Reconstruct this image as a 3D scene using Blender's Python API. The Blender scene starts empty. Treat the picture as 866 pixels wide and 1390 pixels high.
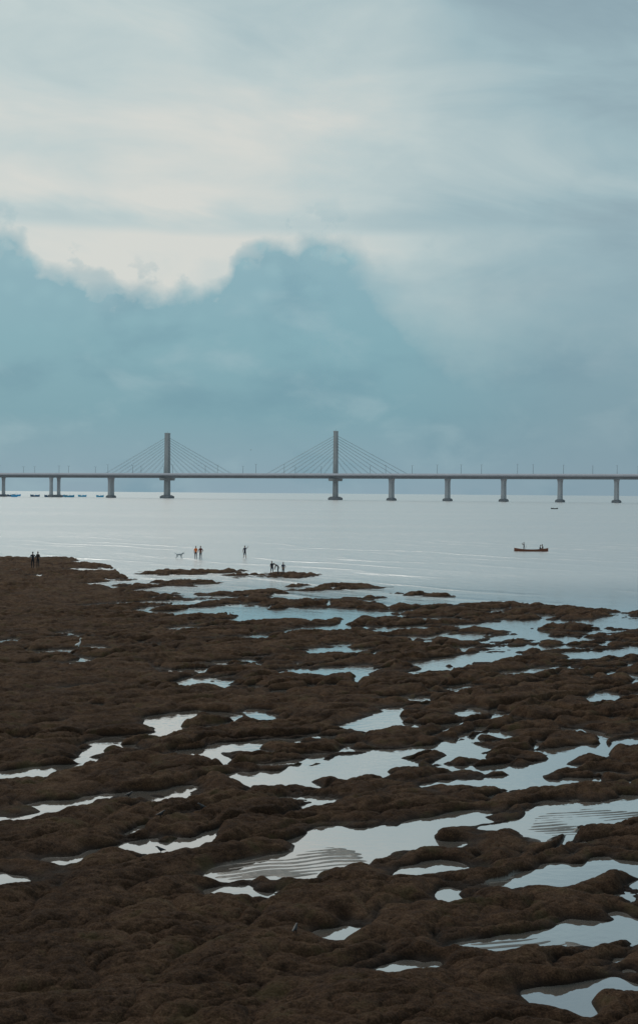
import bpy, bmesh, math, random
import numpy as np
from mathutils import Vector, Matrix
random.seed(4)
sc = bpy.context.scene
sc.view_settings.view_transform = 'Standard'
sc.view_settings.look = 'None'
sc.view_settings.exposure = 0

# ------------------------------------------------------------------ camera
CAMH = 9.0
F = 50 / 36 * 1390
PITCH = math.radians(0.757)
ROLL = math.radians(0.46)
R = Matrix.Rotation(math.pi / 2 - PITCH, 3, 'X') @ Matrix.Rotation(ROLL, 3, 'Z')
cd = bpy.data.cameras.new('camera')
cam = bpy.data.objects.new('camera', cd)
sc.collection.objects.link(cam)
cd.sensor_fit = 'VERTICAL'; cd.sensor_height = 36; cd.lens = 50
cd.clip_end = 60000; cd.clip_start = 0.5
cam.matrix_world = Matrix.Translation((0, 0, CAMH)) @ R.to_4x4()
sc.camera = cam

def plan(px, py):
    """survey: sight line of the photograph to its true position on the ground (z=0)"""
    v = R @ Vector(((px - 433) / F, -(py - 695) / F, -1))
    t = CAMH / -v.z
    return (v.x * t, v.y * t)

# ------------------------------------------------------------------ node helpers
def lin(c):
    return tuple(((v / 255) / 12.92 if v / 255 < 0.04045 else ((v / 255 + 0.055) / 1.055) ** 2.4) for v in c) + (1,)

class NT:
    def __init__(s, tree):
        s.t = tree; s.n = tree.nodes; s.l = tree.links
    def put(s, sock, v):
        if hasattr(v, 'is_output'): s.l.new(v, sock)
        elif v is not None: sock.default_value = v
    def math(s, op, a, b=None, c=None, clamp=False):
        n = s.n.new('ShaderNodeMath'); n.operation = op; n.use_clamp = clamp
        s.put(n.inputs[0], a)
        if b is not None: s.put(n.inputs[1], b)
        if c is not None: s.put(n.inputs[2], c)
        return n.outputs[0]
    def rng(s, v, a, b, c=0.0, d=1.0, smooth=True):
        n = s.n.new('ShaderNodeMapRange'); n.clamp = True
        n.interpolation_type = 'SMOOTHSTEP' if smooth else 'LINEAR'
        s.put(n.inputs['Value'], v); s.put(n.inputs['From Min'], a); s.put(n.inputs['From Max'], b)
        s.put(n.inputs['To Min'], c); s.put(n.inputs['To Max'], d)
        return n.outputs[0]
    def comb(s, x, y, z=0.0):
        n = s.n.new('ShaderNodeCombineXYZ')
        for i, v in enumerate((x, y, z)): s.put(n.inputs[i], v)
        return n.outputs[0]
    def sep(s, v):
        n = s.n.new('ShaderNodeSeparateXYZ'); s.put(n.inputs[0], v); return n.outputs
    def noise(s, vec, scale, detail=4, rough=0.5, dist=0.0):
        n = s.n.new('ShaderNodeTexNoise'); s.put(n.inputs['Vector'], vec)
        n.inputs['Scale'].default_value = scale; n.inputs['Detail'].default_value = detail
        n.inputs['Roughness'].default_value = rough; n.inputs['Distortion'].default_value = dist
        return n.outputs['Fac']
    def mix(s, f, a, b, mode='MIX'):
        n = s.n.new('ShaderNodeMix'); n.data_type = 'RGBA'; n.blend_type = mode
        s.put(n.inputs[0], f); s.put(n.inputs[6], a); s.put(n.inputs[7], b)
        return n.outputs[2]
    def ramp(s, v, stops):
        n = s.n.new('ShaderNodeValToRGB'); s.put(n.inputs[0], v)
        e = n.color_ramp.elements
        while len(e) < len(stops): e.new(0.5)
        for k, (p, c) in zip(e, stops): k.position = p; k.color = c
        return n.outputs[0]
    def bump(s, h, strength=1.0, dist=0.1, normal=None):
        n = s.n.new('ShaderNodeBump'); s.put(n.inputs['Height'], h)
        s.put(n.inputs['Strength'], strength); n.inputs['Distance'].default_value = dist
        if normal is not None: s.put(n.inputs['Normal'], normal)
        return n.outputs[0]

def newmat(name):
    m = bpy.data.materials.new(name); m.use_nodes = True
    nt = NT(m.node_tree); b = m.node_tree.nodes['Principled BSDF']
    return m, nt, b

def simple(name, col, rough=0.8, var=0.25, scale=6.0):
    m, nt, b = newmat(name)
    tc = nt.n.new('ShaderNodeTexCoord').outputs['Object']
    f = nt.noise(tc, scale, 4)
    c1 = tuple(v * (1 - var) for v in col[:3]) + (1,); c2 = tuple(min(1, v * (1 + var)) for v in col[:3]) + (1,)
    nt.put(b.inputs['Base Color'], nt.mix(f, c1, c2))
    b.inputs['Roughness'].default_value = rough
    return m

# ------------------------------------------------------------------ world (overcast daylight)
SUN_AZ = math.radians(-22); SUN_EL = math.radians(40)
w = bpy.data.worlds.new('World'); sc.world = w; w.use_nodes = True
nt = NT(w.node_tree); nt.n.clear()
outw = nt.n.new('ShaderNodeOutputWorld'); bg = nt.n.new('ShaderNodeBackground')
nt.l.new(bg.outputs[0], outw.inputs[0]); bg.inputs['Strength'].default_value = 0.1
sky = nt.n.new('ShaderNodeTexSky'); sky.sky_type = 'NISHITA'; sky.sun_disc = False
sky.sun_elevation = SUN_EL; sky.sun_rotation = SUN_AZ; sky.dust_density = 3.0
tc = nt.n.new('ShaderNodeTexCoord').outputs['Generated']
X, Y, Z = nt.sep(tc)
az = nt.math('ARCTAN2', X, Y); el = nt.math('ARCSINE', Z)
# top outline of the far cumulus bank
fc = nt.n.new('ShaderNodeFloatCurve')
cm = fc.mapping.curves[0]
pts = [(-0.5, .12), (-0.3, .165), (-0.222, .176), (-0.208, .172), (-0.198, .157), (-0.165, .150), (-0.12, .141), (-0.078, .143), (-0.066, .152), (-0.055, .168),
       (-0.03, .176), (0.0, .177), (0.022, .170), (0.04, .152), (0.065, .137), (0.10, .132), (0.2, .15), (0.35, .12), (0.5, .14)]
while len(cm.points) < len(pts): cm.points.new(0.5, 0.5)
for p, (a, e) in zip(cm.points, pts):
    p.location = (a + 0.5, e / 0.2); p.handle_type = 'AUTO'
fc.mapping.update()
nt.put(fc.inputs['Value'], nt.math('ADD', az, 0.5, clamp=True))
top = nt.math('MULTIPLY', fc.outputs[0], 0.2)
v1 = nt.comb(az, nt.math('MULTIPLY', el, 1.25), 0.37)
puff = nt.math('SUBTRACT', nt.noise(v1, 30, 6, 0.55), 0.5)
vo = nt.n.new('ShaderNodeTexVoronoi'); nt.put(vo.inputs['Vector'], v1); vo.inputs['Scale'].default_value = 55
vo.feature = 'SMOOTH_F1'; vo.inputs['Smoothness'].default_value = 0.4
lobes = nt.math('SUBTRACT', 0.45, vo.outputs['Distance'])
edge = nt.math('SUBTRACT', nt.math('SUBTRACT', el, top), nt.math('ADD', nt.math('MULTIPLY', puff, 0.032), nt.math('MULTIPLY', lobes, 0.012)))
wd = nt.math('ADD', nt.rng(az, 0.0, 0.12, 0.008, 0.06), nt.rng(puff, 0.0, 0.12, 0.0, 0.014))
mask = nt.math('ADD', nt.math('MULTIPLY', nt.math('DIVIDE', edge, wd), 0.5), 0.5, clamp=True)
# high, streaky bright layer
v2 = nt.comb(nt.math('MULTIPLY', az, 3.6), nt.math('MULTIPLY', nt.math('SUBTRACT', el, nt.math('MULTIPLY', az, -0.08)), 11.0), 1.7)
streak = nt.noise(v2, 1.6, 6, 0.55, 0.5)
v2b = nt.comb(nt.math('MULTIPLY', az, 5.0), nt.math('MULTIPLY', el, 9.0), 5.2)
big = nt.noise(v2b, 1.0, 4, 0.5, 0.3)
br = nt.math('ADD', 0.84, nt.math('MULTIPLY', nt.math('SUBTRACT', streak, 0.5), 1.0))
br = nt.math('ADD', br, nt.math('MULTIPLY', nt.math('SUBTRACT', big, 0.5), 0.7))
br = nt.math('SUBTRACT', br, nt.rng(az, -0.05, 0.22, 0.0, 0.48))
br = nt.math('SUBTRACT', br, nt.math('MULTIPLY', nt.rng(el, 0.27, 0.34, 0.0, 0.28), nt.rng(el, 0.40, 0.6, 1.0, 0.0)))
# grey band lying above the bank
e1 = nt.math('ADD', el, nt.math('MULTIPLY', nt.math('SUBTRACT', streak, 0.5), 0.03))
band = nt.math('MULTIPLY', nt.rng(e1, 0.176, 0.187), nt.rng(e1, 0.189, 0.207, 1.0, 0.0))
br = nt.math('SUBTRACT', br, nt.math('MULTIPLY', nt.math('MULTIPLY', band, nt.rng(az, 0.04, 0.14, 1.0, 0.3)), nt.rng(big, 0.35, 0.55, 0.10, 0.32)), clamp=True)
upper = nt.ramp(br, [(0.0, lin((128, 153, 165))), (0.35, lin((155, 181, 188))), (0.7, lin((184, 200, 201))), (1.0, lin((208, 211, 206)))])
# lower blue-grey bank
lowc = nt.ramp(nt.math('MULTIPLY', el, 4.0, clamp=True), [(0.0, lin((138, 164, 178))), (0.08, lin((130, 162, 176))), (0.22, lin((114, 158, 172))), (0.42, lin((121, 166, 178))), (0.58, lin((132, 173, 184))), (0.72, lin((146, 182, 190)))])
v3 = nt.comb(nt.math('MULTIPLY', az, 1.0), nt.math('MULTIPLY', el, 1.8), 3.1)
blob = nt.noise(v3, 11, 5, 0.52, 0.2)
lowc = nt.mix(nt.rng(blob, 0.46, 0.70, 0.0, 0.5), lowc, lin((97, 143, 161)))
lowc = nt.mix(nt.rng(nt.noise(v3, 17, 5, 0.5, 0.3), 0.5, 0.75, 0.0, 0.45), lowc, lin((152, 182, 191)))
lowc = nt.mix(nt.math('MULTIPLY', nt.rng(lobes, -0.1, 0.4, 0.25, 0.0), nt.rng(el, 0.08, 0.17)), lowc, lin((104, 148, 165)))
lowc = nt.mix(nt.rng(az, 0.02, 0.22, 0.0, 0.55), lowc, lin((128, 152, 165)))
cloud = nt.mix(mask, lowc, upper)
n = nt.n.new('ShaderNodeVectorMath'); n.operation = 'SCALE'
nt.put(n.inputs[0], cloud); n.inputs['Scale'].default_value = 10.0
nt.l.new(nt.mix(0.95, sky.outputs[0], n.outputs[0]), bg.inputs['Color'])

sd = bpy.data.lights.new('sun', 'SUN'); sd.energy = 1.1; sd.angle = math.radians(24); sd.color = (1.0, 0.93, 0.84)
so = bpy.data.objects.new('sun', sd); sc.collection.objects.link(so)
sdir = Vector((math.sin(SUN_AZ) * math.cos(SUN_EL), math.cos(SUN_AZ) * math.cos(SUN_EL), math.sin(SUN_EL)))
so.rotation_euler = sdir.to_track_quat('Z', 'Y').to_euler()

# ------------------------------------------------------------------ numpy noise
rs = np.random.RandomState(11)
PERM = rs.permutation(256); PERM = np.concatenate([PERM, PERM, PERM])
ANG = rs.rand(256) * 2 * np.pi
GX = np.cos(ANG).astype(np.float32); GY = np.sin(ANG).astype(np.float32)
def perlin(x, y, seed=0):
    x = x + seed * 17.31; y = y + seed * 9.77
    xf = np.floor(x); yf = np.floor(y)
    xi = xf.astype(np.int64) & 255; yi = yf.astype(np.int64) & 255
    fx = (x - xf).astype(np.float32); fy = (y - yf).astype(np.float32)
    u = fx * fx * fx * (fx * (fx * 6 - 15) + 10); v = fy * fy * fy * (fy * (fy * 6 - 15) + 10)
    def g(ix, iy, dx, dy):
        h = PERM[PERM[ix & 255] + (iy & 255)]
        return GX[h] * dx + GY[h] * dy
    a = g(xi, yi, fx, fy); b = g(xi + 1, yi, fx - 1, fy)
    c = g(xi, yi + 1, fx, fy - 1); d = g(xi + 1, yi + 1, fx - 1, fy - 1)
    return (a + u * (b - a)) * (1 - v) + (c + u * (d - c)) * v * 1.0
def sstep(v, a, b):
    t = np.clip((v - a) / (b - a), 0, 1); return t * t * (3 - 2 * t)

# tide pools (two ends of the long axis and half thickness)
POOLS = [
 (268,929,303,927,8),(186,985,292,972,8),(95,936,152,930,3.5),(296,1022,436,1002,10),
 (345,1062,480,1042,13),(440,1050,560,1022,20),(520,1030,665,1012,14),(480,992,570,984,8),
 (580,1070,700,1056,9),(680,1062,812,1012,8),(-20,1062,118,1046,12),(100,1030,176,1006,9),
 (-30,1112,178,1080,7),(60,1170,182,1138,7),(-30,1205,76,1192,12),(298,1220,370,1206,12),
 (410,1268,482,1258,13),(320,1196,470,1160,26),(400,1165,580,1128,22),(540,1140,650,1104,11),
 (540,1185,655,1172,10),(630,1136,770,1098,9),(680,1205,900,1180,18),(690,1140,900,1076,22),
 (640,1292,800,1262,18),(760,1275,900,1250,18),(780,892,880,878,6),(812,850,900,843,7),
 (560,914,690,884,7),(585,938,652,934,5),(308,902,372,893,4),(318,964,360,976,8),
 (382,914,420,908,7),(438,914,494,903,6),(428,888,496,879,5),(448,937,484,934,4),
 (636,854,722,843,6),(690,868,715,852,5),(612,972,650,962,6),(775,994,800,988,5),
 (496,990,530,962,7),(815,1048,856,1058,8),(845,1016,890,1008,7),(735,1066,790,1056,6),
 (225,836,345,823,6),(215,806,330,798,9),(330,838,530,829,10),(380,812,500,803,7),(480,820,660,814,5),
 (-10,872,32,868,4),(72,888,118,880,4),(112,824,152,819,3.5),(196,914,262,909,3),(118,962,152,957,4),
 (560,842,620,838,4),(500,858,580,852,3.5),(340,868,366,862,4),(700,915,760,905,4),(790,953,870,946,5),
 (480,1330,600,1310,12),(700,1370,900,1340,18),(520,952,570,946,3.5),(640,1000,668,994,4),
 (130,795,180,788,4),(60,985,110,978,3),(380,945,420,940,3),(590,1215,640,1210,6),(180,1145,225,1140,4),
 (100,775,160,772,3),(180,820,240,815,4),(250,856,300,850,3),(400,858,470,850,4),(560,870,620,864,3.5),(760,872,820,866,3.5)]
SAND = [(320,1198,500,1150,30),(690,1150,880,1090,32),(640,1300,800,1270,26),(600,1195,720,1185,14)]
ISL = [(185,780,330,774,4),(300,785,432,779,4.5),(388,798,522,796,4),(540,809,602,807,3.5),(330,806,392,804,3),(210,792,300,790,3),(610,826,700,823,3.5),
       (240,814,330,811,3),(420,822,520,818,3),(515,1062,600,1050,9),(556,1032,592,1024,9)]
def ell(lst):
    o = []
    for (a, b, c, d, ry) in lst:
        p = Vector(plan(a, b)); q = Vector(plan(c, d)); m = (p + q) / 2; e = q - p
        L = e.length / 2; e.normalize()
        bb = ry * m.y ** 2 / (F * CAMH) * max(abs(e.x), 0.45)
        o.append((m.x, m.y, e.x, e.y, max(L, bb * 0.6), bb))
    return o
EP, ES, EI = ell(POOLS), ell(SAND), ell(ISL)
def edist(lst, x, y, best):
    for (mx, my, ex, ey, a, b) in lst:
        dx = x - mx; dy = y - my
        u = (dx * ex + dy * ey) / a; v = (-dx * ey + dy * ex) / b
        r = (np.abs(u) ** 2.2 + np.abs(v) ** 2.2) ** (1 / 2.2)
        best = np.minimum(best, (r - 1) * min(a, b))
    return best
SH = [(-900,742),(-200,752),(0,757),(90,759),(140,768),(180,790),(300,799),(400,806),(500,812),(560,817),(650,819),(750,820),(800,829),(866,833),(1100,842),(1800,860)]
shp = [plan(a, b) for a, b in SH]
SHK = np.array([p[0] / p[1] for p in shp]); SHY = np.array([p[1] for p in shp])

def terrain(x, y):
    x = x.astype(np.float64); y = y.astype(np.float64)
    s = 0.55 + np.clip(y, 0, 220) / 75.0
    w1x = perlin(x / 4.2, y / 4.2, 1); w1y = perlin(x / 4.2, y / 4.2, 2)
    w2x = perlin(x / 1.3, y / 1.3, 3); w2y = perlin(x / 1.3, y / 1.3, 4)
    w3 = perlin(x / 9, y / 9, 12); w4 = perlin(x / 0.6, y / 0.6, 14)
    wx = x + (1.2 * w1x + 0.6 * w2x + 0.25 * w4) * s; wy = y + (1.1 * w1y + 0.8 * w2y + 0.25 * w4) * s + w3 * s * 0.8
    L = edist(EP, wx, wy, np.full(x.shape, 50.0)) + 0.22 * w4 + 0.5 * w2x
    k = x / np.maximum(y, 1)
    ys = np.interp(k, SHK, SHY)
    shore = (ys - wy) * 0.45 + 4.5 * perlin(x / 14, y / 20, 8) + 3.0 * perlin(x / 6, y / 9, 15)
    L = np.minimum(L, shore)
    isl = -edist(EI, x + (wx - x) * 0.6, y + (wy - y) * 0.6, np.full(x.shape, 50.0))
    L = np.maximum(L, isl)
    # the reef beds strike about 40 degrees across the view
    u = x * 0.77 + y * 0.64; v = -x * 0.64 + y * 0.77
    u2 = u + 0.6 * w2x + 0.9 * w1x; v2 = v + 0.45 * w2y + 0.7 * w1y + 0.1 * w4
    p1 = np.sqrt(np.abs(perlin(u2 / 3.4, v2 / 1.7, 5)) * 1.8)
    p2 = np.sqrt(np.abs(perlin(u2 / 1.25, v2 / 0.8, 6)) * 1.7)
    p3 = np.sqrt(np.abs(perlin(x / 0.42, y / 0.42, 7)) * 1.5)
    p4 = perlin(x / 0.17, y / 0.17, 9); p5 = perlin(x / 0.085, y / 0.085, 19)
    low = perlin(x / 11, y / 13, 10) + 0.6 * perlin(x / 5, y / 6, 11)
    # narrow channels between the beds
    far = sstep(y, 60, 110)
    c0 = np.abs(perlin(u2 / 6, v2 / 2.0, 24))
    c1 = np.abs(perlin(u2 / 12, v2 / 3.8, 20)); c2 = np.abs(perlin(u2 / 26, v2 / 8.0, 21)); c3 = np.abs(perlin(u2 / 15, v2 / 5.0, 31))
    chn = (1 - far) * (1 - sstep(c1, 0.01, 0.09)) + far * np.maximum(1 - sstep(c2, 0.02, 0.12), 1 - sstep(c3, 0.02, 0.10))
    chn = np.maximum(chn, 0.9 * (1 - sstep(c0, 0.01, 0.10)) * sstep(y, 33, 55))
    cm_ = sstep(perlin(x / 9, y / 9, 22) + 1.2 * (k + 0.05) + 0.12 * far + 0.12 * sstep(y, 42, 60) - 0.40 * (1 - sstep(y, 28, 44)), -0.12, 0.10)
    H = 0.035 + 0.26 * p1 + 0.14 * p2 + 0.065 * p3 + 0.034 * p4 + 0.016 * p5 + 0.09 * low
    side = 0.040 + 0.06 * sstep(k, -0.12, 0.2) + 0.035 * far
    edge = 0.18 + y * 0.003
    land = H * (1 - np.exp(-np.maximum(L, 0) / edge)) * (1.0 + y * 0.0006)
    land = land - side * sstep(L, 0.0, 0.8) * (1 - 0.75 * sstep(p1, 0.2, 0.5)) - 0.01 - 0.32 * chn * cm_
    lo = np.maximum(-L, 0)
    z = np.where(L > 0, land, -0.01 - 0.16 * (1 - np.exp(-lo / 0.5)) - np.minimum(lo * 0.01, 2.5))
    # rippled sand flats just breaking the surface
    sd = edist(ES, wx, wy, np.full(x.shape, 50.0))
    sm = sstep(-sd, -0.1, 0.5)
    ph = (y * 0.93 - x * 0.30 + 0.45 * w1x + 0.22 * w2y) * 2 * np.pi / 0.28
    sandz = 0.0 + (0.011 + 0.007 * w1y) * np.sin(ph) + 0.040 * perlin(x / 2.1, y / 2.1, 13) + 0.010 * w4 + 0.004 * p4
    z2 = np.where(z < 0.02, np.maximum(z, z * (1 - sm) + sandz * sm), z)
    sand = sm * (z2 < 0.05)
    return z2, sand
def hz(x, y):
    z, s = terrain(np.array([x, x]), np.array([y, y])); return float(max(z[0], -0.06))

pyr = np.concatenate([np.linspace(1640, 900, 1350), np.linspace(899.5, 742, 420)])
dr = F * CAMH / (pyr - 669.5)
dr = np.concatenate([[3, 8, 13], dr[dr > 14], [260, 330, 500, 1000, 2500, 6000, 15000, 40000]])
kc = np.concatenate([[-3, -1.6, -0.9, -0.5, -0.36], np.linspace(-0.31, 0.31, 1000), [0.36, 0.5, 0.9, 1.6, 3]])
KK, DD = np.meshgrid(kc, dr)
XX = KK * DD; YY = DD
ZZ, SS = terrain(XX.ravel(), YY.ravel())
nr, nc = KK.shape
co = np.stack([XX.ravel(), YY.ravel(), ZZ], axis=1).astype(np.float32)
me = bpy.data.meshes.new('ground')
ii = np.arange(nr * nc).reshape(nr, nc)
q = np.stack([ii[:-1, :-1], ii[:-1, 1:], ii[1:, 1:], ii[1:, :-1]], axis=-1).reshape(-1, 4)
me.vertices.add(len(co)); me.vertices.foreach_set('co', co.ravel())
me.loops.add(q.size); me.loops.foreach_set('vertex_index', q.ravel().astype(np.int32))
me.polygons.add(len(q)); me.polygons.foreach_set('loop_start', np.arange(0, q.size, 4, dtype=np.int32))
me.polygons.foreach_set('use_smooth', np.ones(len(q), dtype=bool))
me.update(calc_edges=True)
at = me.attributes.new('sand', 'FLOAT', 'POINT'); at.data.foreach_set('value', SS.astype(np.float32))
ground = bpy.data.objects.new('rocky_ground', me); sc.collection.objects.link(ground)

m, nt, b = newmat('weed_covered_rock')
geo = nt.n.new('ShaderNodeNewGeometry'); pos = geo.outputs['Position']
px_, py_, pz_ = nt.sep(pos)
a = nt.n.new('ShaderNodeAttribute'); a.attribute_name = 'sand'
n1 = nt.noise(pos, 0.45, 5, 0.6); n2 = nt.noise(pos, 3.0, 6, 0.65); n3 = nt.noise(pos, 24, 5, 0.75)
f = nt.math('ADD', nt.math('MULTIPLY', n1, 0.36), nt.math('ADD', nt.math('MULTIPLY', n2, 0.36), nt.math('MULTIPLY', n3, 0.48)))
col = nt.ramp(f, [(0.43, (0.016, 0.009, 0.006, 1)), (0.55, (0.056, 0.030, 0.018, 1)), (0.66, (0.122, 0.068, 0.040, 1)), (0.80, (0.22, 0.14, 0.085, 1))])
wet = nt.rng(pz_, 0.0, 0.16, 1.0, 0.0)
col = nt.mix(nt.math('MULTIPLY', wet, 0.85), col, (0.010, 0.007, 0.006, 1))
grn = nt.rng(nt.noise(pos, 0.9, 5, 0.65), 0.54, 0.68, 0.0, 0.55)
col = nt.mix(grn, col, nt.mix(n3, (0.030, 0.024, 0.009, 1), (0.100, 0.082, 0.034, 1)))
scol = nt.mix(n2, (0.045, 0.036, 0.029, 1), (0.10, 0.083, 0.068, 1))
col = nt.mix(a.outputs['Fac'], col, scol)
nt.put(b.inputs['Base Color'], col)
nt.put(b.inputs['Roughness'], nt.math('SUBTRACT', nt.math('SUBTRACT', 0.95, nt.math('MULTIPLY', wet, 0.25)), nt.math('MULTIPLY', a.outputs['Fac'], 0.35)))
nt.put(b.inputs['Specular IOR Level'], nt.math('ADD', 0.10, nt.math('MULTIPLY', a.outputs['Fac'], 0.4)))
nb = nt.noise(pos, 9, 7, 0.75)
hgt = nt.math('ADD', nt.math('MULTIPLY', nb, 0.6), nt.math('MULTIPLY', nt.noise(pos, 38, 4, 0.75), 0.4))
nt.put(b.inputs['Normal'], nt.bump(hgt, nt.math('SUBTRACT', 1.0, nt.math('MULTIPLY', a.outputs['Fac'], 0.85)), 0.24))
me.materials.append(m)

# ------------------------------------------------------------------ sea and pools
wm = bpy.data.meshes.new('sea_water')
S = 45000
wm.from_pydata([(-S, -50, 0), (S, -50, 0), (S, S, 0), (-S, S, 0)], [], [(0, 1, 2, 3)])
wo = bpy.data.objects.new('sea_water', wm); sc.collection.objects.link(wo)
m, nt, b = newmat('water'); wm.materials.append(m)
geo = nt.n.new('ShaderNodeNewGeometry'); pos = geo.outputs['Position']
x_, y_, z_ = nt.sep(pos)
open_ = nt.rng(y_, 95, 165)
sw = nt.math('ADD', nt.math('MULTIPLY', x_, 0.80), nt.math('MULTIPLY', y_, 0.60))
tang = nt.math('SUBTRACT', nt.math('MULTIPLY', y_, 0.80), nt.math('MULTIPLY', x_, 0.60))
nlow = nt.noise(pos, 0.02, 3)
ph = nt.math('ADD', nt.math('MULTIPLY', sw, 0.62), nt.math('MULTIPLY', nlow, 26))
crest = nt.math('POWER', nt.math('ADD', nt.math('MULTIPLY', nt.math('SINE', ph), 0.5), 0.5), 5.0)
brk = nt.rng(nt.noise(nt.comb(nt.math('MULTIPLY', sw, 0.08), nt.math('MULTIPLY', tang, 0.025)), 1.0, 4), 0.42, 0.60)
fade = nt.rng(y_, 200, 420, 1.0, 0.10)
crest = nt.math('MULTIPLY', nt.math('MULTIPLY', crest, brk), nt.math('MULTIPLY', fade, 1.5))
rip = nt.noise(nt.comb(nt.math('MULTIPLY', sw, 1.0), nt.math('MULTIPLY', tang, 0.45)), 0.7, 5, 0.6)
patch = nt.rng(nt.noise(nt.comb(nt.math('MULTIPLY', x_, 0.004), nt.math('MULTIPLY', y_, 0.012)), 1.0, 4, 0.55), 0.4, 0.62, 0.8, 1.3)
h = nt.math('MULTIPLY', nt.math('ADD', crest, nt.math('MULTIPLY', nt.math('MULTIPLY', rip, 1.5), patch)), open_)
h = nt.math('ADD', h, nt.math('MULTIPLY', nt.noise(pos, 3.0, 3), nt.rng(y_, 30, 90, 0.010, 0.08)))
nrm = nt.bump(h, 1.0, 0.22)
fr = nt.n.new('ShaderNodeFresnel'); fr.inputs['IOR'].default_value = 1.34; nt.put(fr.inputs['Normal'], nrm)
gl = nt.n.new('ShaderNodeBsdfGlossy'); nt.put(gl.inputs['Roughness'], nt.math('ADD', 0.03, nt.math('MULTIPLY', open_, 0.17)))
gl.inputs['Color'].default_value = (0.99, 0.98, 0.985, 1); nt.put(gl.inputs['Normal'], nrm)
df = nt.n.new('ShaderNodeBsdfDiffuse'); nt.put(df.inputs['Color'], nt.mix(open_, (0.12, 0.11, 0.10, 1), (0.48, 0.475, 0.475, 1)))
mx = nt.n.new('ShaderNodeMixShader')
fpow = nt.math('POWER', fr.outputs[0], 0.32, clamp=True)
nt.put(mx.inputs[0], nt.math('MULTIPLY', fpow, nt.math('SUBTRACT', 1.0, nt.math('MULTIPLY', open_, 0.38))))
nt.l.new(df.outputs[0], mx.inputs[1]); nt.l.new(gl.outputs[0], mx.inputs[2])
nt.l.new(mx.outputs[0], nt.n['Material Output'].inputs['Surface'])
nt.n.remove(b)

# ------------------------------------------------------------------ mesh helpers
def empty(name, loc=(0, 0, 0), rot=0.0):
    o = bpy.data.objects.new(name, None); sc.collection.objects.link(o)
    o.location = loc; o.rotation_euler = (0, 0, rot); return o
def from_bm(bm, name, mats, parent=None, smooth=False):
    bmesh.ops.recalc_face_normals(bm, faces=bm.faces)
    me = bpy.data.meshes.new(name); bm.to_mesh(me); bm.free()
    for mm in mats: me.materials.append(mm)
    if smooth:
        for p in me.polygons: p.use_smooth = True
    o = bpy.data.objects.new(name, me); sc.collection.objects.link(o)
    if parent: o.parent = parent
    return o
def loft(bm, secs, mi=0):
    """secs: list of vertex loops with equal counts"""
    rings = [[bm.verts.new(p) for p in s] for s in secs]
    for r0, r1 in zip(rings[:-1], rings[1:]):
        n = len(r0)
        for i in range(n):
            f = bm.faces.new((r0[i], r0[(i + 1) % n], r1[(i + 1) % n], r1[i])); f.material_index = mi
    for r in (rings[0], rings[-1]):
        f = bm.faces.new(r); f.material_index = mi
def rect(cx, cy, z, a, b):
    return [(cx - a / 2, cy - b / 2, z), (cx + a / 2, cy - b / 2, z), (cx + a / 2, cy + b / 2, z), (cx - a / 2, cy + b / 2, z)]
def tube(bm, p, q, r, n=6, r2=None, mi=0):
    p = Vector(p); q = Vector(q); d = (q - p).normalized()
    u = d.orthogonal().normalized(); v = d.cross(u); r2 = r if r2 is None else r2
    loft(bm, [[p + (u * math.cos(t) + v * math.sin(t)) * r for t in [2 * math.pi * i / n for i in range(n)]],
              [q + (u * math.cos(t) + v * math.sin(t)) * r2 for t in [2 * math.pi * i / n for i in range(n)]]], mi)

# ------------------------------------------------------------------ bridge
conc = simple('bridge_concrete', (0.44, 0.45, 0.47), 0.85, 0.15, 0.15)  # bridge, pylon and parapet concretes lightened: sea haze put into the colour
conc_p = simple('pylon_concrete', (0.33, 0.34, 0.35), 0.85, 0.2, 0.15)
conc_d = simple('dark_concrete', (0.22, 0.23, 0.25), 0.9, 0.25, 0.2)  # darker tone for girder, footings and pylon recess
para = simple('parapet_concrete', (0.64, 0.61, 0.66), 0.85, 0.12, 0.1)
cabm = simple('cable_sheath', (0.24, 0.27, 0.29), 0.6, 0.1, 0.1)
A = Vector((-0.2243 * 2150, 2150)); B = Vector((0.2243 * 1750, 1750))
E = (B - A).normalized(); BROT = math.atan2(E.y, E.x)
bridge = empty('cable_stayed_bridge', (A.x, A.y, 0), BROT)
def tpos(px):
    k = (px - 433) / F
    return (k * A.y - A.x) / (E.x - k * E.y)
T0, T1 = tpos(0) - 1500, tpos(866) + 1200
DZ = 34.0
bm = bmesh.new()
def ext(prof, t0, t1, mi=0):
    loft(bm, [[(t0, y, z) for y, z in prof], [(t1, y, z) for y, z in prof]], mi)
for s in (-1, 1):
    c = s * 9.5
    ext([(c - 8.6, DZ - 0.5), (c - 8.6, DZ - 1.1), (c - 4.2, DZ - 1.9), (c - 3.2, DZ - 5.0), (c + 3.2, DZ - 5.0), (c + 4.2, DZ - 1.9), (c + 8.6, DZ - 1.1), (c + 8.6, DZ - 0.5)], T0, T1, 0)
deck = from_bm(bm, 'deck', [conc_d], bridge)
bm = bmesh.new()
for s in (-1, 1):
    for o_ in (-8.3, 8.1):
        c = s * 9.5 + o_ * s
        ext([(c - 0.3, DZ - 1.6), (c + 0.3, DZ - 1.6), (c + 0.22, DZ + 1.6), (c - 0.22, DZ + 1.6)], T0, T1, 0)
from_bm(bm, 'parapets', [para], bridge)
bm = bmesh.new()
PP = [-228, -152, -76, 0, 75, 151, 531, 607, 683, 759.5, 836, 913, 990, 1067]
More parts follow.
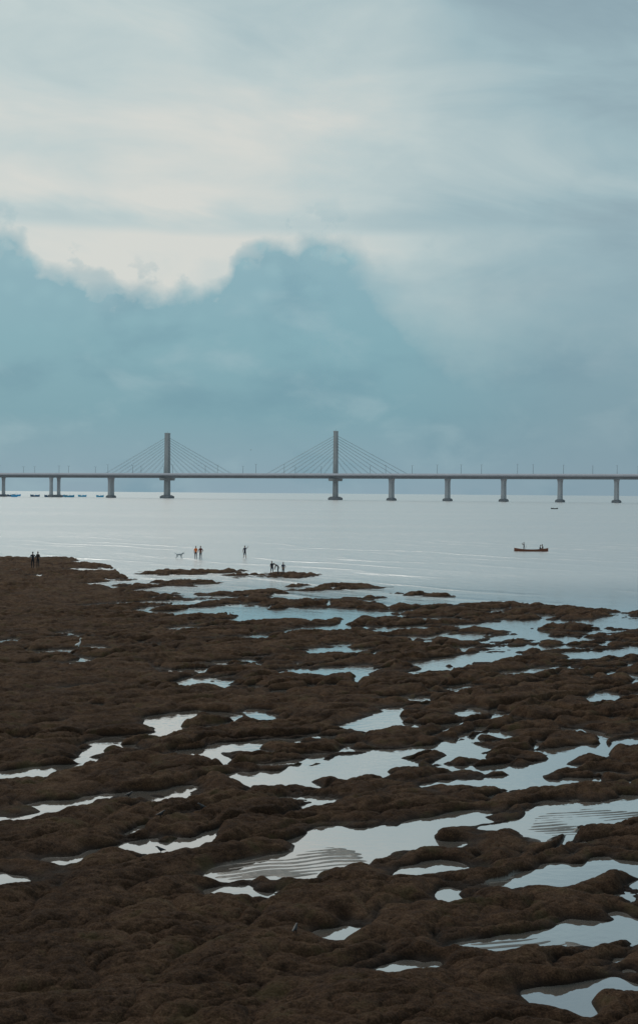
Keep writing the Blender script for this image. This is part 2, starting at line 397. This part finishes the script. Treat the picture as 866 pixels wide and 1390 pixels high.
for p in PP:
    t = tpos(p); twin = p < 100
    for c, wdt in (((-9.5, 4.0), (9.5, 4.0)) if twin else ((-2.9, 5.2), (2.9, 5.2))):
        aw = 3.2 if twin else 3.6
        loft(bm, [rect(t, c, 3.6, aw + .6, wdt), rect(t, c, 22, aw, wdt), rect(t, c, 26, aw + .4, wdt + .2), rect(t, c * 1.0, DZ - 5.02, aw + 1.8, wdt + 0.3)], 0)
    bw = 25 if twin else 13
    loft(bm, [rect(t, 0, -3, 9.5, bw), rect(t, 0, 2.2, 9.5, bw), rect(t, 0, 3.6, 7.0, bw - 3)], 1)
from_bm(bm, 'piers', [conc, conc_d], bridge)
bm = bmesh.new(); bc = bmesh.new()
for p, sc_ in ((227, 1.0), (455, 0.84)):
    t = tpos(p)
    for c in (-1.9 * sc_, 1.9 * sc_):
        loft(bm, [rect(t, c, 4, 6.8 * sc_, 3.4 * sc_), rect(t, c, 30, 6.2 * sc_, 3.3 * sc_), rect(t, c, 91.5, 5.2 * sc_, 3.1 * sc_), ], 0)
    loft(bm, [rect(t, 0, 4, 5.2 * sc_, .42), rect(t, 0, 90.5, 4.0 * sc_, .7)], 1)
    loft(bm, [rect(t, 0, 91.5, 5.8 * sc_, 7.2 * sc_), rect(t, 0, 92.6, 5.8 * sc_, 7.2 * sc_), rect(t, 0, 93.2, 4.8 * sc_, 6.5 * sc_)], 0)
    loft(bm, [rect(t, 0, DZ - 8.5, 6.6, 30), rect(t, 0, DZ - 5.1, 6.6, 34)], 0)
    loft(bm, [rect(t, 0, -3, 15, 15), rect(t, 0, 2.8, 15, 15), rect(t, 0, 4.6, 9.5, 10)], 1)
    tube(bm, (t, 0, 93), (t, 0, 96), 0.12, 5)
    for sgn in (-1, 1):
        for i in range(9):
            f = i / 8
            za = 52 + 33 * f ** 0.8 + 1.5
            for cy in (-2.0, 2.0):
                tube(bc, (t + sgn * 2.2, cy * 0.6, za), (t + sgn * (18 + 88 * f), cy, DZ), 0.13, 5)
from_bm(bm, 'pylons', [conc_p, conc_d], bridge)
from_bm(bc, 'stay_cables', [cabm], bridge)

lampm = simple('lamp_post_steel', (0.16, 0.17, 0.18), 0.5, 0.1)
rr = random.Random(3)
tt = tpos(-60)
lamp_me = None
i = 0
while tt < tpos(930):
    if lamp_me is None:
        bm = bmesh.new()
        tube(bm, (0, 0, 0), (0, 0, 12.5), 0.26, 6, 0.18)
        tube(bm, (0, 0, 12.3), (2.2, 0, 13.0), 0.11, 5); tube(bm, (0, 0, 12.3), (-2.2, 0, 13.0), 0.11, 5)
        for s in (-1, 1): loft(bm, [rect(s * 2.6, 0, 12.85, 1.5, .5), rect(s * 2.6, 0, 13.1, 1.2, .4)])
        lo = from_bm(bm, 'street_lamp', [lampm]); lamp_me = lo.data
    else:
        lo = bpy.data.objects.new('street_lamp', lamp_me); sc.collection.objects.link(lo)
    P = A + E * tt
    side = Vector((-E.y, E.x)) * (-9.5 if i % 2 else 9.5)
    lo.location = (P.x + side.x, P.y + side.y, DZ - 0.5); lo.rotation_euler = (0, 0, BROT + math.pi / 2)
    lo.scale = (1, 1, rr.uniform(0.85, 1.15))
    i += 1
    tt += rr.choice([26, 34, 42, 30])

# ------------------------------------------------------------------ skinned bodies
def skinned(verts, edges, radii, roots):
    me = bpy.data.meshes.new('tmp'); me.from_pydata([tuple(v) for v in verts], edges, [])
    o = bpy.data.objects.new('tmp', me); sc.collection.objects.link(o)
    sk = o.modifiers.new('s', 'SKIN'); sk.use_smooth_shade = True
    ss = o.modifiers.new('u', 'SUBSURF'); ss.levels = 1
    d = me.skin_vertices[0].data
    for i, r in enumerate(radii):
        d[i].radius = r if isinstance(r, tuple) else (r, r); d[i].use_root = i in roots
    dg = bpy.context.evaluated_depsgraph_get(); dg.update()
    out = bpy.data.meshes.new_from_object(o.evaluated_get(dg))
    bpy.data.objects.remove(o)
    return out
def segd(p, a, b):
    ab = b - a; t = max(0, min(1, (p - a).dot(ab) / max(ab.length_squared, 1e-9))); return (p - a - ab * t).length

skinm = simple('skin', (0.22, 0.12, 0.075), 0.6, 0.1); hairm = simple('hair', (0.012, 0.010, 0.010), 0.6, 0.1)
eyem = simple('eye_white', (0.6, 0.6, 0.58), 0.3, 0.02); shoem = simple('sandal', (0.03, 0.025, 0.02), 0.8, 0.1)
CM = {}
def cloth(c):
    if c not in CM: CM[c] = simple('cloth_%d' % len(CM), c, 0.9, 0.15, 14)
    return CM[c]
STAND = dict(pel=(0, 0, .93), spi=(0, -.01, 1.12), che=(0, 0, 1.31), nec=(0, 0, 1.46), hed=(0, .015, 1.58),
             shl=(-.175, 0, 1.39), ell=(-.22, -.02, 1.11), wrl=(-.23, .05, .86), pal=(-.23, .08, .78),
             shr=(.175, 0, 1.39), elr=(.22, -.02, 1.11), wrr=(.23, .05, .86), par=(.23, .08, .78),
             hil=(-.09, 0, .88), knl=(-.10, .02, .48), anl=(-.11, -.01, .08), tol=(-.12, .15, .03),
             hir=(.09, 0, .88), knr=(.10, .02, .48), anr=(.11, -.01, .08), tor=(.12, .15, .03))
def pose(**k):
    d = dict(STAND); d.update(k); return d
def person(name, loc, heading, height, J, shirt, pants, short=False, sleeve=False):
    k = {a: Vector(b) for a, b in J.items()}
    names = ['pel', 'spi', 'che', 'nec', 'hed', 'shl', 'ell', 'wrl', 'pal', 'shr', 'elr', 'wrr', 'par', 'hil', 'knl', 'anl', 'tol', 'hir', 'knr', 'anr', 'tor']
    rad = dict(pel=(.15, .11), spi=(.135, .095), che=(.165, .11), nec=.055, hed=.06, shl=.062, ell=.042, wrl=.028, pal=(.036, .02), shr=.062, elr=.042, wrr=.028, par=(.036, .02),
               hil=.092, knl=.06, anl=.042, tol=.036, hir=.092, knr=.06, anr=.042, tor=.036)
    bones = [('pel', 'spi', 1), ('spi', 'che', 1), ('che', 'nec', 1), ('nec', 'hed', 0), ('che', 'shl', 1), ('shl', 'ell', 1), ('ell', 'wrl', 0 if not sleeve else 1), ('wrl', 'pal', 0),
             ('che', 'shr', 1), ('shr', 'elr', 1), ('elr', 'wrr', 0 if not sleeve else 1), ('wrr', 'par', 0), ('pel', 'hil', 2), ('hil', 'knl', 2), ('knl', 'anl', 0 if short else 2), ('anl', 'tol', 5),
             ('pel', 'hir', 2), ('hir', 'knr', 2), ('knr', 'anr', 0 if short else 2), ('anr', 'tor', 5)]
    V = [k[n] for n in names]; Rr = [rad[n] for n in names]
    Eg = [(names.index(a), names.index(b)) for a, b, _ in bones]; roots = {0}
    segs = [(k[a], k[b], mi) for a, b, mi in bones]
    for s, (wr, pa) in ((-1, ('wrl', 'pal')), (1, ('wrr', 'par'))):
        d = (k[pa] - k[wr]).normalized(); side = d.cross(Vector((1, 0, 0)))
        if side.length < .2: side = d.cross(Vector((0, 0, 1)))
        side.normalize(); nn = d.cross(side).normalized()
        for fi in range(5):
            if fi < 4:
                o = (fi - 1.5) * .021; ln = (.065, .075, .07, .055)[fi]
                p0 = k[pa] + side * o + d * .005; p1 = p0 + d * ln * .55 + nn * .008 + side * o * .15; p2 = p1 + d * ln * .4 + nn * .025
                r0 = .0095
            else:
                p0 = k[pa] - side * .025 - d * .02; p1 = p0 - side * .035 + d * .025; p2 = p1 + d * .03 - side * .006 + nn * .01; r0 = .011
            i0 = len(V); V += [p0, p1, p2]; Rr += [r0, r0 * .95, r0 * .8]; Eg += [(i0, i0 + 1), (i0 + 1, i0 + 2)]; roots.add(i0)
            segs += [(p0, p2, 0)]
    me = skinned(V, Eg, Rr, roots)
    for p in me.polygons:
        c = Vector(p.center)
        p.material_index = min(segs, key=lambda s: segd(c, s[0], s[1]) / (1.0 if s[2] != 0 else 1.02))[2]
    bm = bmesh.new(); bm.from_mesh(me); bpy.data.meshes.remove(me)
    # head
    up = (k['hed'] - k['nec']).normalized(); fw = Vector((0, 1, 0)); fw = (fw - up * fw.dot(up)).normalized(); rt = fw.cross(up)
    M = Matrix((rt, fw, up)).transposed().to_4x4(); M.translation = k['hed'] + up * .055
    def blob(r, sc_, off, mi, fn=None, u=14, v=10):
        g = bmesh.ops.create_uvsphere(bm, u_segments=u, v_segments=v, radius=r)
        fs = set()
        for vv in g['verts']:
            c = Vector((vv.co.x * sc_[0], vv.co.y * sc_[1], vv.co.z * sc_[2]))
            if fn: c = fn(c)
            vv.co = M @ (c + Vector(off)); fs.update(vv.link_faces)
        for f in fs: f.material_index = mi; f.smooth = True
    def face(c):
        if c.z < 0:
            t = -c.z / .115; c.x *= 1 - .35 * t; c.y += .012 * t if c.y > 0 else .03 * t
        if abs(c.x) < .02 and c.y > .06 and -.045 < c.z < .01: c.y += .022
        return c
    blob(1, (.076, .094, .115), (0, 0, 0), 0, face, 20, 16)
    def hair(c):
        if c.y > .03 and c.z < .055: c = Vector((c.x * .85, c.y * .6, max(c.z, .045)))
        if c.z < -.03: c = Vector((c.x * .8, c.y * .85, -.03 + (c.z + .03) * .3))
        return c
    blob(1, (.084, .100, .122), (0, -.008, .010), 3, hair, 18, 14)
    for s in (-1, 1):
        blob(.011, (1, .6, .7), (s * .03, .083, .0), 4, None, 8, 6); blob(.006, (1, .6, 1), (s * .03, .0895, .0), 3, None, 6, 5)
        blob(.02, (.35, .7, 1.2), (s * .076, -.005, -.008), 0, None, 8, 6)
    blob(.02, (1, .3, .22), (0, .086, -.06), 5, None, 8, 6)
    o = from_bm(bm, name, [skinm, cloth(shirt), cloth(pants), hairm, eyem, shoem], None, True)
    s = height / 1.7
    o.scale = (s, s, s); o.location = loc; o.rotation_euler = (0, 0, heading)
    return o
def on(px, py): 
    x, y = plan(px, py); return (x, y, max(hz(x, y), -0.05) - 0.01)

walk = pose(knl=(-.10, .16, .50), anl=(-.10, .22, .10), tol=(-.10, .37, .05), knr=(.10, -.02, .48), anr=(.10, -.24, .12), tor=(.10, -.12, .03), wrl=(-.24, -.12, .90), pal=(-.24, -.12, .82), wrr=(.22, .20, .92), par=(.22, .25, .85))
photo = pose(ell=(-.24, .14, 1.24), wrl=(-.10, .33, 1.48), pal=(-.07, .37, 1.55), elr=(.24, .14, 1.24), wrr=(.10, .33, 1.48), par=(.07, .37, 1.55))
wave = pose(ell=(-.40, .02, 1.45), wrl=(-.56, .10, 1.62), pal=(-.60, .12, 1.69), wrr=(.30, .1, .9), par=(.31, .14, .83), elr=(.30, -.02, 1.13), knl=(-.14, .02, .48), anl=(-.2, -.01, .08), tol=(-.24, .13, .03), knr=(.14, .02, .48), anr=(.2, -.01, .08), tor=(.24, .13, .03))
bend = pose(spi=(0, .10, 1.06), che=(0, .27, 1.17), nec=(0, .40, 1.22), hed=(0, .50, 1.26), shl=(-.17, .32, 1.19), shr=(.17, .32, 1.19), ell=(-.2, .40, .93), wrl=(-.17, .47, .70), pal=(-.16, .49, .62), elr=(.2, .40, .93), wrr=(.17, .47, .70), par=(.16, .49, .62), knl=(-.11, .08, .5), knr=(.11, .08, .5))
hips = pose(ell=(-.33, -.08, 1.13), wrl=(-.17, .02, .98), pal=(-.12, .06, .96), elr=(.33, -.08, 1.13), wrr=(.17, .02, .98), par=(.12, .06, .96))
sit = pose(pel=(0, 0, .30), spi=(0, .02, .49), che=(0, .06, .68), nec=(0, .09, .83), hed=(0, .12, .95), shl=(-.175, .06, .76), shr=(.175, .06, .76), ell=(-.23, .12, .50), wrl=(-.20, .34, .45), pal=(-.20, .42, .44), elr=(.23, .12, .5), wrr=(.2, .34, .45), par=(.2, .42, .44),
           hil=(-.09, .02, .27), hir=(.09, .02, .27), knl=(-.12, .42, .42), knr=(.12, .42, .42), anl=(-.12, .55, .06), anr=(.12, .55, .06), tol=(-.12, .70, .03), tor=(.12, .70, .03))
dark = (0.02, 0.022, 0.03); navy = (0.02, 0.03, 0.06); grey = (0.09, 0.09, 0.1); orange = (0.75, 0.16, 0.03)
person('man', on(45, 775), 0.3, 1.80, hips, dark, (0.015, 0.015, 0.02))
person('man', on(52, 774), 2.9, 1.75, STAND, (0.03, 0.02, 0.02), dark)
person('woman', on(266, 758.5), 3.4, 1.72, pose(wrl=(-.24, .16, .92), pal=(-.22, .22, .9)), orange, dark)
person('man', on(272.5, 759), 2.8, 1.78, hips, (0.10, 0.02, 0.02), navy)
person('man', on(332.5, 757.5), 2.6, 1.72, wave, (0.03, 0.03, 0.05), dark, short=True)
person('boy', on(369, 781), 3.6, 1.42, walk, dark, navy, short=True)
person('boy', on(378, 781), 1.4, 1.46, bend, (0.05, 0.05, 0.06), dark)
person('boy', on(384.5, 781), 2.7, 1.40, hips, navy, (0.03, 0.03, 0.03))

# ------------------------------------------------------------------ animals
def creature(name, V, Eg, Rr, mats, matf, loc, heading, scale=1.0):
    me = skinned([Vector(v) for v in V], Eg, Rr, {0})
    for mm in mats: me.materials.append(mm)
    for p in me.polygons: p.material_index = matf(p.center); p.use_smooth = True
    me.name = name
    o = bpy.data.objects.new(name, me); sc.collection.objects.link(o)
    o.location = loc; o.rotation_euler = (0, 0, heading); o.scale = (scale,) * 3
    return o
dogm = simple('dog_fur', (0.34, 0.36, 0.37), 0.9, 0.3, 5); dogd = simple('dog_nose', (0.02, 0.02, 0.02), 0.5, 0.1)
DV = [(-.28, 0, .52), (-.05, 0, .53), (.18, 0, .52), (.32, 0, .60), (.42, 0, .70), (.50, 0, .71), (.60, 0, .67),
      (-.40, 0, .60), (-.55, 0, .68), (-.66, 0, .80),
      (.20, .09, .42), (.16, .10, .26), (.24, .10, .05), (.29, .10, .02), (.20, -.09, .42), (.27, -.10, .26), (.34, -.10, .06), (.39, -.10, .02),
      (-.30, .09, .42), (-.20, .10, .30), (-.38, .10, .18), (-.36, .10, .02), (-.30, .10, .015), (-.30, -.09, .42), (-.26, -.10, .29), (-.46, -.10, .18), (-.50, -.10, .02), (-.44, -.10, .015),
      (.43, .06, .80), (.43, -.06, .80)]
DE = [(0, 1), (1, 2), (2, 3), (3, 4), (4, 5), (5, 6), (0, 7), (7, 8), (8, 9), (2, 10), (10, 11), (11, 12), (12, 13), (2, 14), (14, 15), (15, 16), (16, 17), (0, 18), (18, 19), (19, 20), (20, 21), (21, 22), (0, 23), (23, 24), (24, 25), (25, 26), (26, 27), (4, 28), (4, 29)]
DR = [.10, .095, .135, .085, .07, .055, .03, .03, .022, .012, .06, .035, .024, .026, .06, .035, .024, .026, .075, .05, .026, .024, .026, .075, .05, .026, .024, .026, .018, .018]
creature('dog', DV, DE, DR, [dogm, dogd], lambda c: 1 if c[0] > .61 else 0, on(244, 758), 0.15, 1.12)

crowm = simple('crow_feathers', (0.010, 0.010, 0.013), 0.5, 0.2, 20); beakm = simple('beak', (0.02, 0.02, 0.02), 0.4, 0.1)
CV = [(0, 0, .17), (.08, 0, .20), (.13, 0, .255), (.165, 0, .275), (.235, 0, .262), (-.10, 0, .145), (-.20, 0, .12), (.01, .035, .10), (.015, .04, .01), (.05, .045, .005), (.01, -.035, .10), (.015, -.04, .01), (.05, -.045, .005)]
CE = [(0, 1), (1, 2), (2, 3), (3, 4), (0, 5), (5, 6), (0, 7), (7, 8), (8, 9), (0, 10), (10, 11), (11, 12)]
CR = [(.07, .065), .06, .038, .036, .008, (.045, .035), (.035, .012), .018, .007, .005, .018, .007, .005]
for (a, b_, h_) in [(275, 1108, 2.9), (250, 1136, .4), (210, 1088, .2), (219, 1174, 3.3), (400, 1290, 1.2)]:
    x, y = plan(a, b_); z = hz(x, y)
    for rad_ in (0.4, 0.8, 1.3):      # birds perch on the dry rock nearest by
        if z > 0.12: break
        for an in range(10):
            x2 = x + rad_ * math.cos(an * .63); y2 = y + rad_ * math.sin(an * .63); z2 = hz(x2, y2)
            if z2 > z and z2 > 0.12: x, y, z = x2, y2, z2
    creature('crow', CV, CE, CR, [crowm, beakm], lambda c: 1 if c[0] > .19 else 0, (x, y, z - 0.004), h_, 0.62)
wf = simple('egret_feathers', (0.75, 0.76, 0.76), 0.8, 0.05, 10); yb = simple('egret_bill', (0.5, 0.3, 0.04), 0.5, 0.1); bl = simple('egret_legs', (0.02, 0.02, 0.02), 0.6, 0.1)
GV = [(0, 0, .36), (.08, 0, .40), (.11, 0, .50), (.07, 0, .58), (.10, 0, .65), (.14, 0, .655), (.24, 0, .635), (-.12, 0, .31), (-.20, 0, .27), (.0, .03, .26), (.01, .03, .13), (0, .03, .01), (.05, .04, .004), (.0, -.03, .26), (.03, -.03, .13), (.03, -.03, .01), (.08, -.04, .004)]
GE = [(0, 1), (1, 2), (2, 3), (3, 4), (4, 5), (5, 6), (0, 7), (7, 8), (0, 9), (9, 10), (10, 11), (11, 12), (0, 13), (13, 14), (14, 15), (15, 16)]
GR = [(.08, .085), .05, .026, .02, .026, .026, .006, .05, .02, .022, .009, .007, .005, .022, .009, .007, .005]
x, y = plan(107, 888)
creature('egret', GV, GE, GR, [wf, yb, bl], lambda c: 1 if c[0] > .165 else (2 if c[2] < .2 else 0), (x, y, max(hz(x, y), -.03)), 0.3, 1.0)
bm = bmesh.new()
loft(bm, [[Vector((x_, math.cos(t) * r, math.sin(t) * r)) for t in [i * math.pi / 3 for i in range(6)]] for x_, r in ((-.28, .02), (-.1, .05), (.1, .06), (.2, .04), (.28, .008))])
for s in (-1, 1):
    loft(bm, [[(.10, s * .05, .02), (.12, s * .05, .035), (-.08, s * .05, .02)], [(.16, s * .3, .14), (.17, s * .3, .15), (-.03, s * .3, .14)], [(.02, s * .65, .10), (.03, s * .65, .105), (-.05, s * .65, .10)]])
o = from_bm(bm, 'flying_bird', [crowm]); o.location = (-0.048 * 500, 500, 24); o.rotation_euler = (0, .2, 2.5)

# ------------------------------------------------------------------ boats
def hull(bm, L, W, Hh, sheer, mi=0, mi_in=1, flat=.6, n=15):
    """open wooden hull: outer and inner skin"""
    outer = []; inner = []
    for i in range(n):
        t = i / (n - 1) * 2 - 1
        wv = W / 2 * (1 - abs(t) ** 2.4) + .02; top = Hh + sheer * abs(t) ** 2.2; bot = 0.0 + sheer * .55 * abs(t) ** 4
        x = t * L / 2
        pr = [(-1, 1), (-.93, .55), (-flat, .12), (0, 0), (flat, .12), (.93, .55), (1, 1)]
        outer.append([bm.verts.new((x, wv * a, bot + (top - bot) * c)) for a, c in pr])
        inner.append([bm.verts.new((x * .97, wv * a * .88, bot + .05 + (top - bot - .05) * c)) for a, c in pr])
    for st, mm in ((outer, mi), (inner, mi_in)):
        for r0, r1 in zip(st[:-1], st[1:]):
            for j in range(6):
                f = bm.faces.new((r0[j], r0[j + 1], r1[j + 1], r1[j])); f.material_index = mm
    for i in range(n - 1):
        for j in (0, 6):
            f = bm.faces.new((outer[i][j], outer[i + 1][j], inner[i + 1][j], inner[i][j])); f.material_index = mi_in
    for e in (0, -1):
        for j in range(6):
            f = bm.faces.new((outer[e][j], outer[e][j + 1], inner[e][j + 1], inner[e][j])); f.material_index = mi
wood = simple('painted_wood', (0.17, 0.06, 0.035), 0.8, 0.3, 3); wood2 = simple('bare_wood', (0.15, 0.085, 0.05), 0.8, 0.3, 3)
bx, by = plan(720.5, 748.5)
boat = empty('wooden_canoe', (bx, by, -.12), -0.05)
bm = bmesh.new(); hull(bm, 5.4, .95, .42, .26)
for xx in (-1.6, -.2, 1.3): loft(bm, [rect(xx, 0, .33, .2, .80), rect(xx, 0, .365, .2, .80)], 1)
from_bm(bm, 'hull', [wood, wood2], boat)
bm = bmesh.new(); tube(bm, (-1.0, .3, 0.2), (-.7, .75, 1.1), .02); tube(bm, (1.0, -.3, .5), (.2, -1.0, .1), .02); from_bm(bm, 'paddle', [wood2], boat)
person('fisherman', (bx - 1.15, by, -.05), 1.2, 1.45, photo, (0.06, 0.05, 0.05), dark)
person('fisherman', (bx + 1.9, by + .1, .02), 1.6, 1.7, sit, dark, grey)
person('fisherman', (bx + 1.35, by - .1, .00), -1.5, 1.6, sit, (0.05, 0.06, 0.09), dark)
x, y = plan(752, 691)
b2 = empty('small_boat', (x, y, -.1), .1)
bm = bmesh.new(); hull(bm, 4.6, 1.3, .65, .35); loft(bm, [rect(.3, 0, .5, .25, 1.1), rect(.3, 0, .55, .25, 1.1)], 1); from_bm(bm, 'hull', [simple('tarred_wood', (.03, .03, .035), .7, .2), wood2], b2)
person('fisherman', (x - .6, y, .15), 1.5, 1.6, sit, dark, dark)

blues = [simple('blue_hull_paint', (0.03, 0.34, 0.66), .6, .2, .5), simple('pale_blue_paint', (0.06, 0.40, 0.62), .6, .2, .5), simple('dark_hull_paint', (.03, .10, .20), .6, .2, .5)]
cabw = simple('cabin_paint', (0.35, 0.42, 0.45), .7, .1, .5); tarp = simple('blue_tarpaulin', (0.03, 0.36, 0.70), .8, .3, .5)
rb = random.Random(8)
for px_b, dist, L in [(2, 2300, 13), (14, 2200, 11), (23, 2350, 17), (48, 2200, 16), (66, 2100, 13), (94, 2150, 20), (112, 2300, 14), (136, 2250, 12), (20, 2050, 11), (82, 2250, 14)]:
    k_ = (px_b - 433) / F
    e = empty('fishing_boat', (k_ * dist, dist, -.5), rb.uniform(-.5, .5))
    bm = bmesh.new(); hull(bm, L, L * .27, 2.6, 1.6); loft(bm, [rect(0, 0, 1.3, L * .7, L * .2), rect(0, 0, 1.4, L * .7, L * .2)], 1)
    from_bm(bm, 'hull', [rb.choice(blues), wood2], e)
    bm = bmesh.new(); loft(bm, [rect(-L * .27, 0, 1.4, L * .2, L * .14), rect(-L * .27, 0, 3.6, L * .18, L * .13)]); loft(bm, [rect(-L * .27, 0, 3.62, L * .24, L * .18), rect(-L * .27, 0, 3.8, L * .24, L * .18)], 1)
    tube(bm, (L * .1, 0, 1.4), (L * .1, 0, 6.2), .09, 5); tube(bm, (L * .1, 0, 5.5), (-L * .2, 0, 3.8), .04, 4)
    loft(bm, [rect(L * .18, 0, 1.4, L * .46, L * .20), rect(L * .18, 0, 3.4, L * .30, L * .10)], 1)
    from_bm(bm, 'wheelhouse', [cabw, tarp], e)
print('verts', len(co))
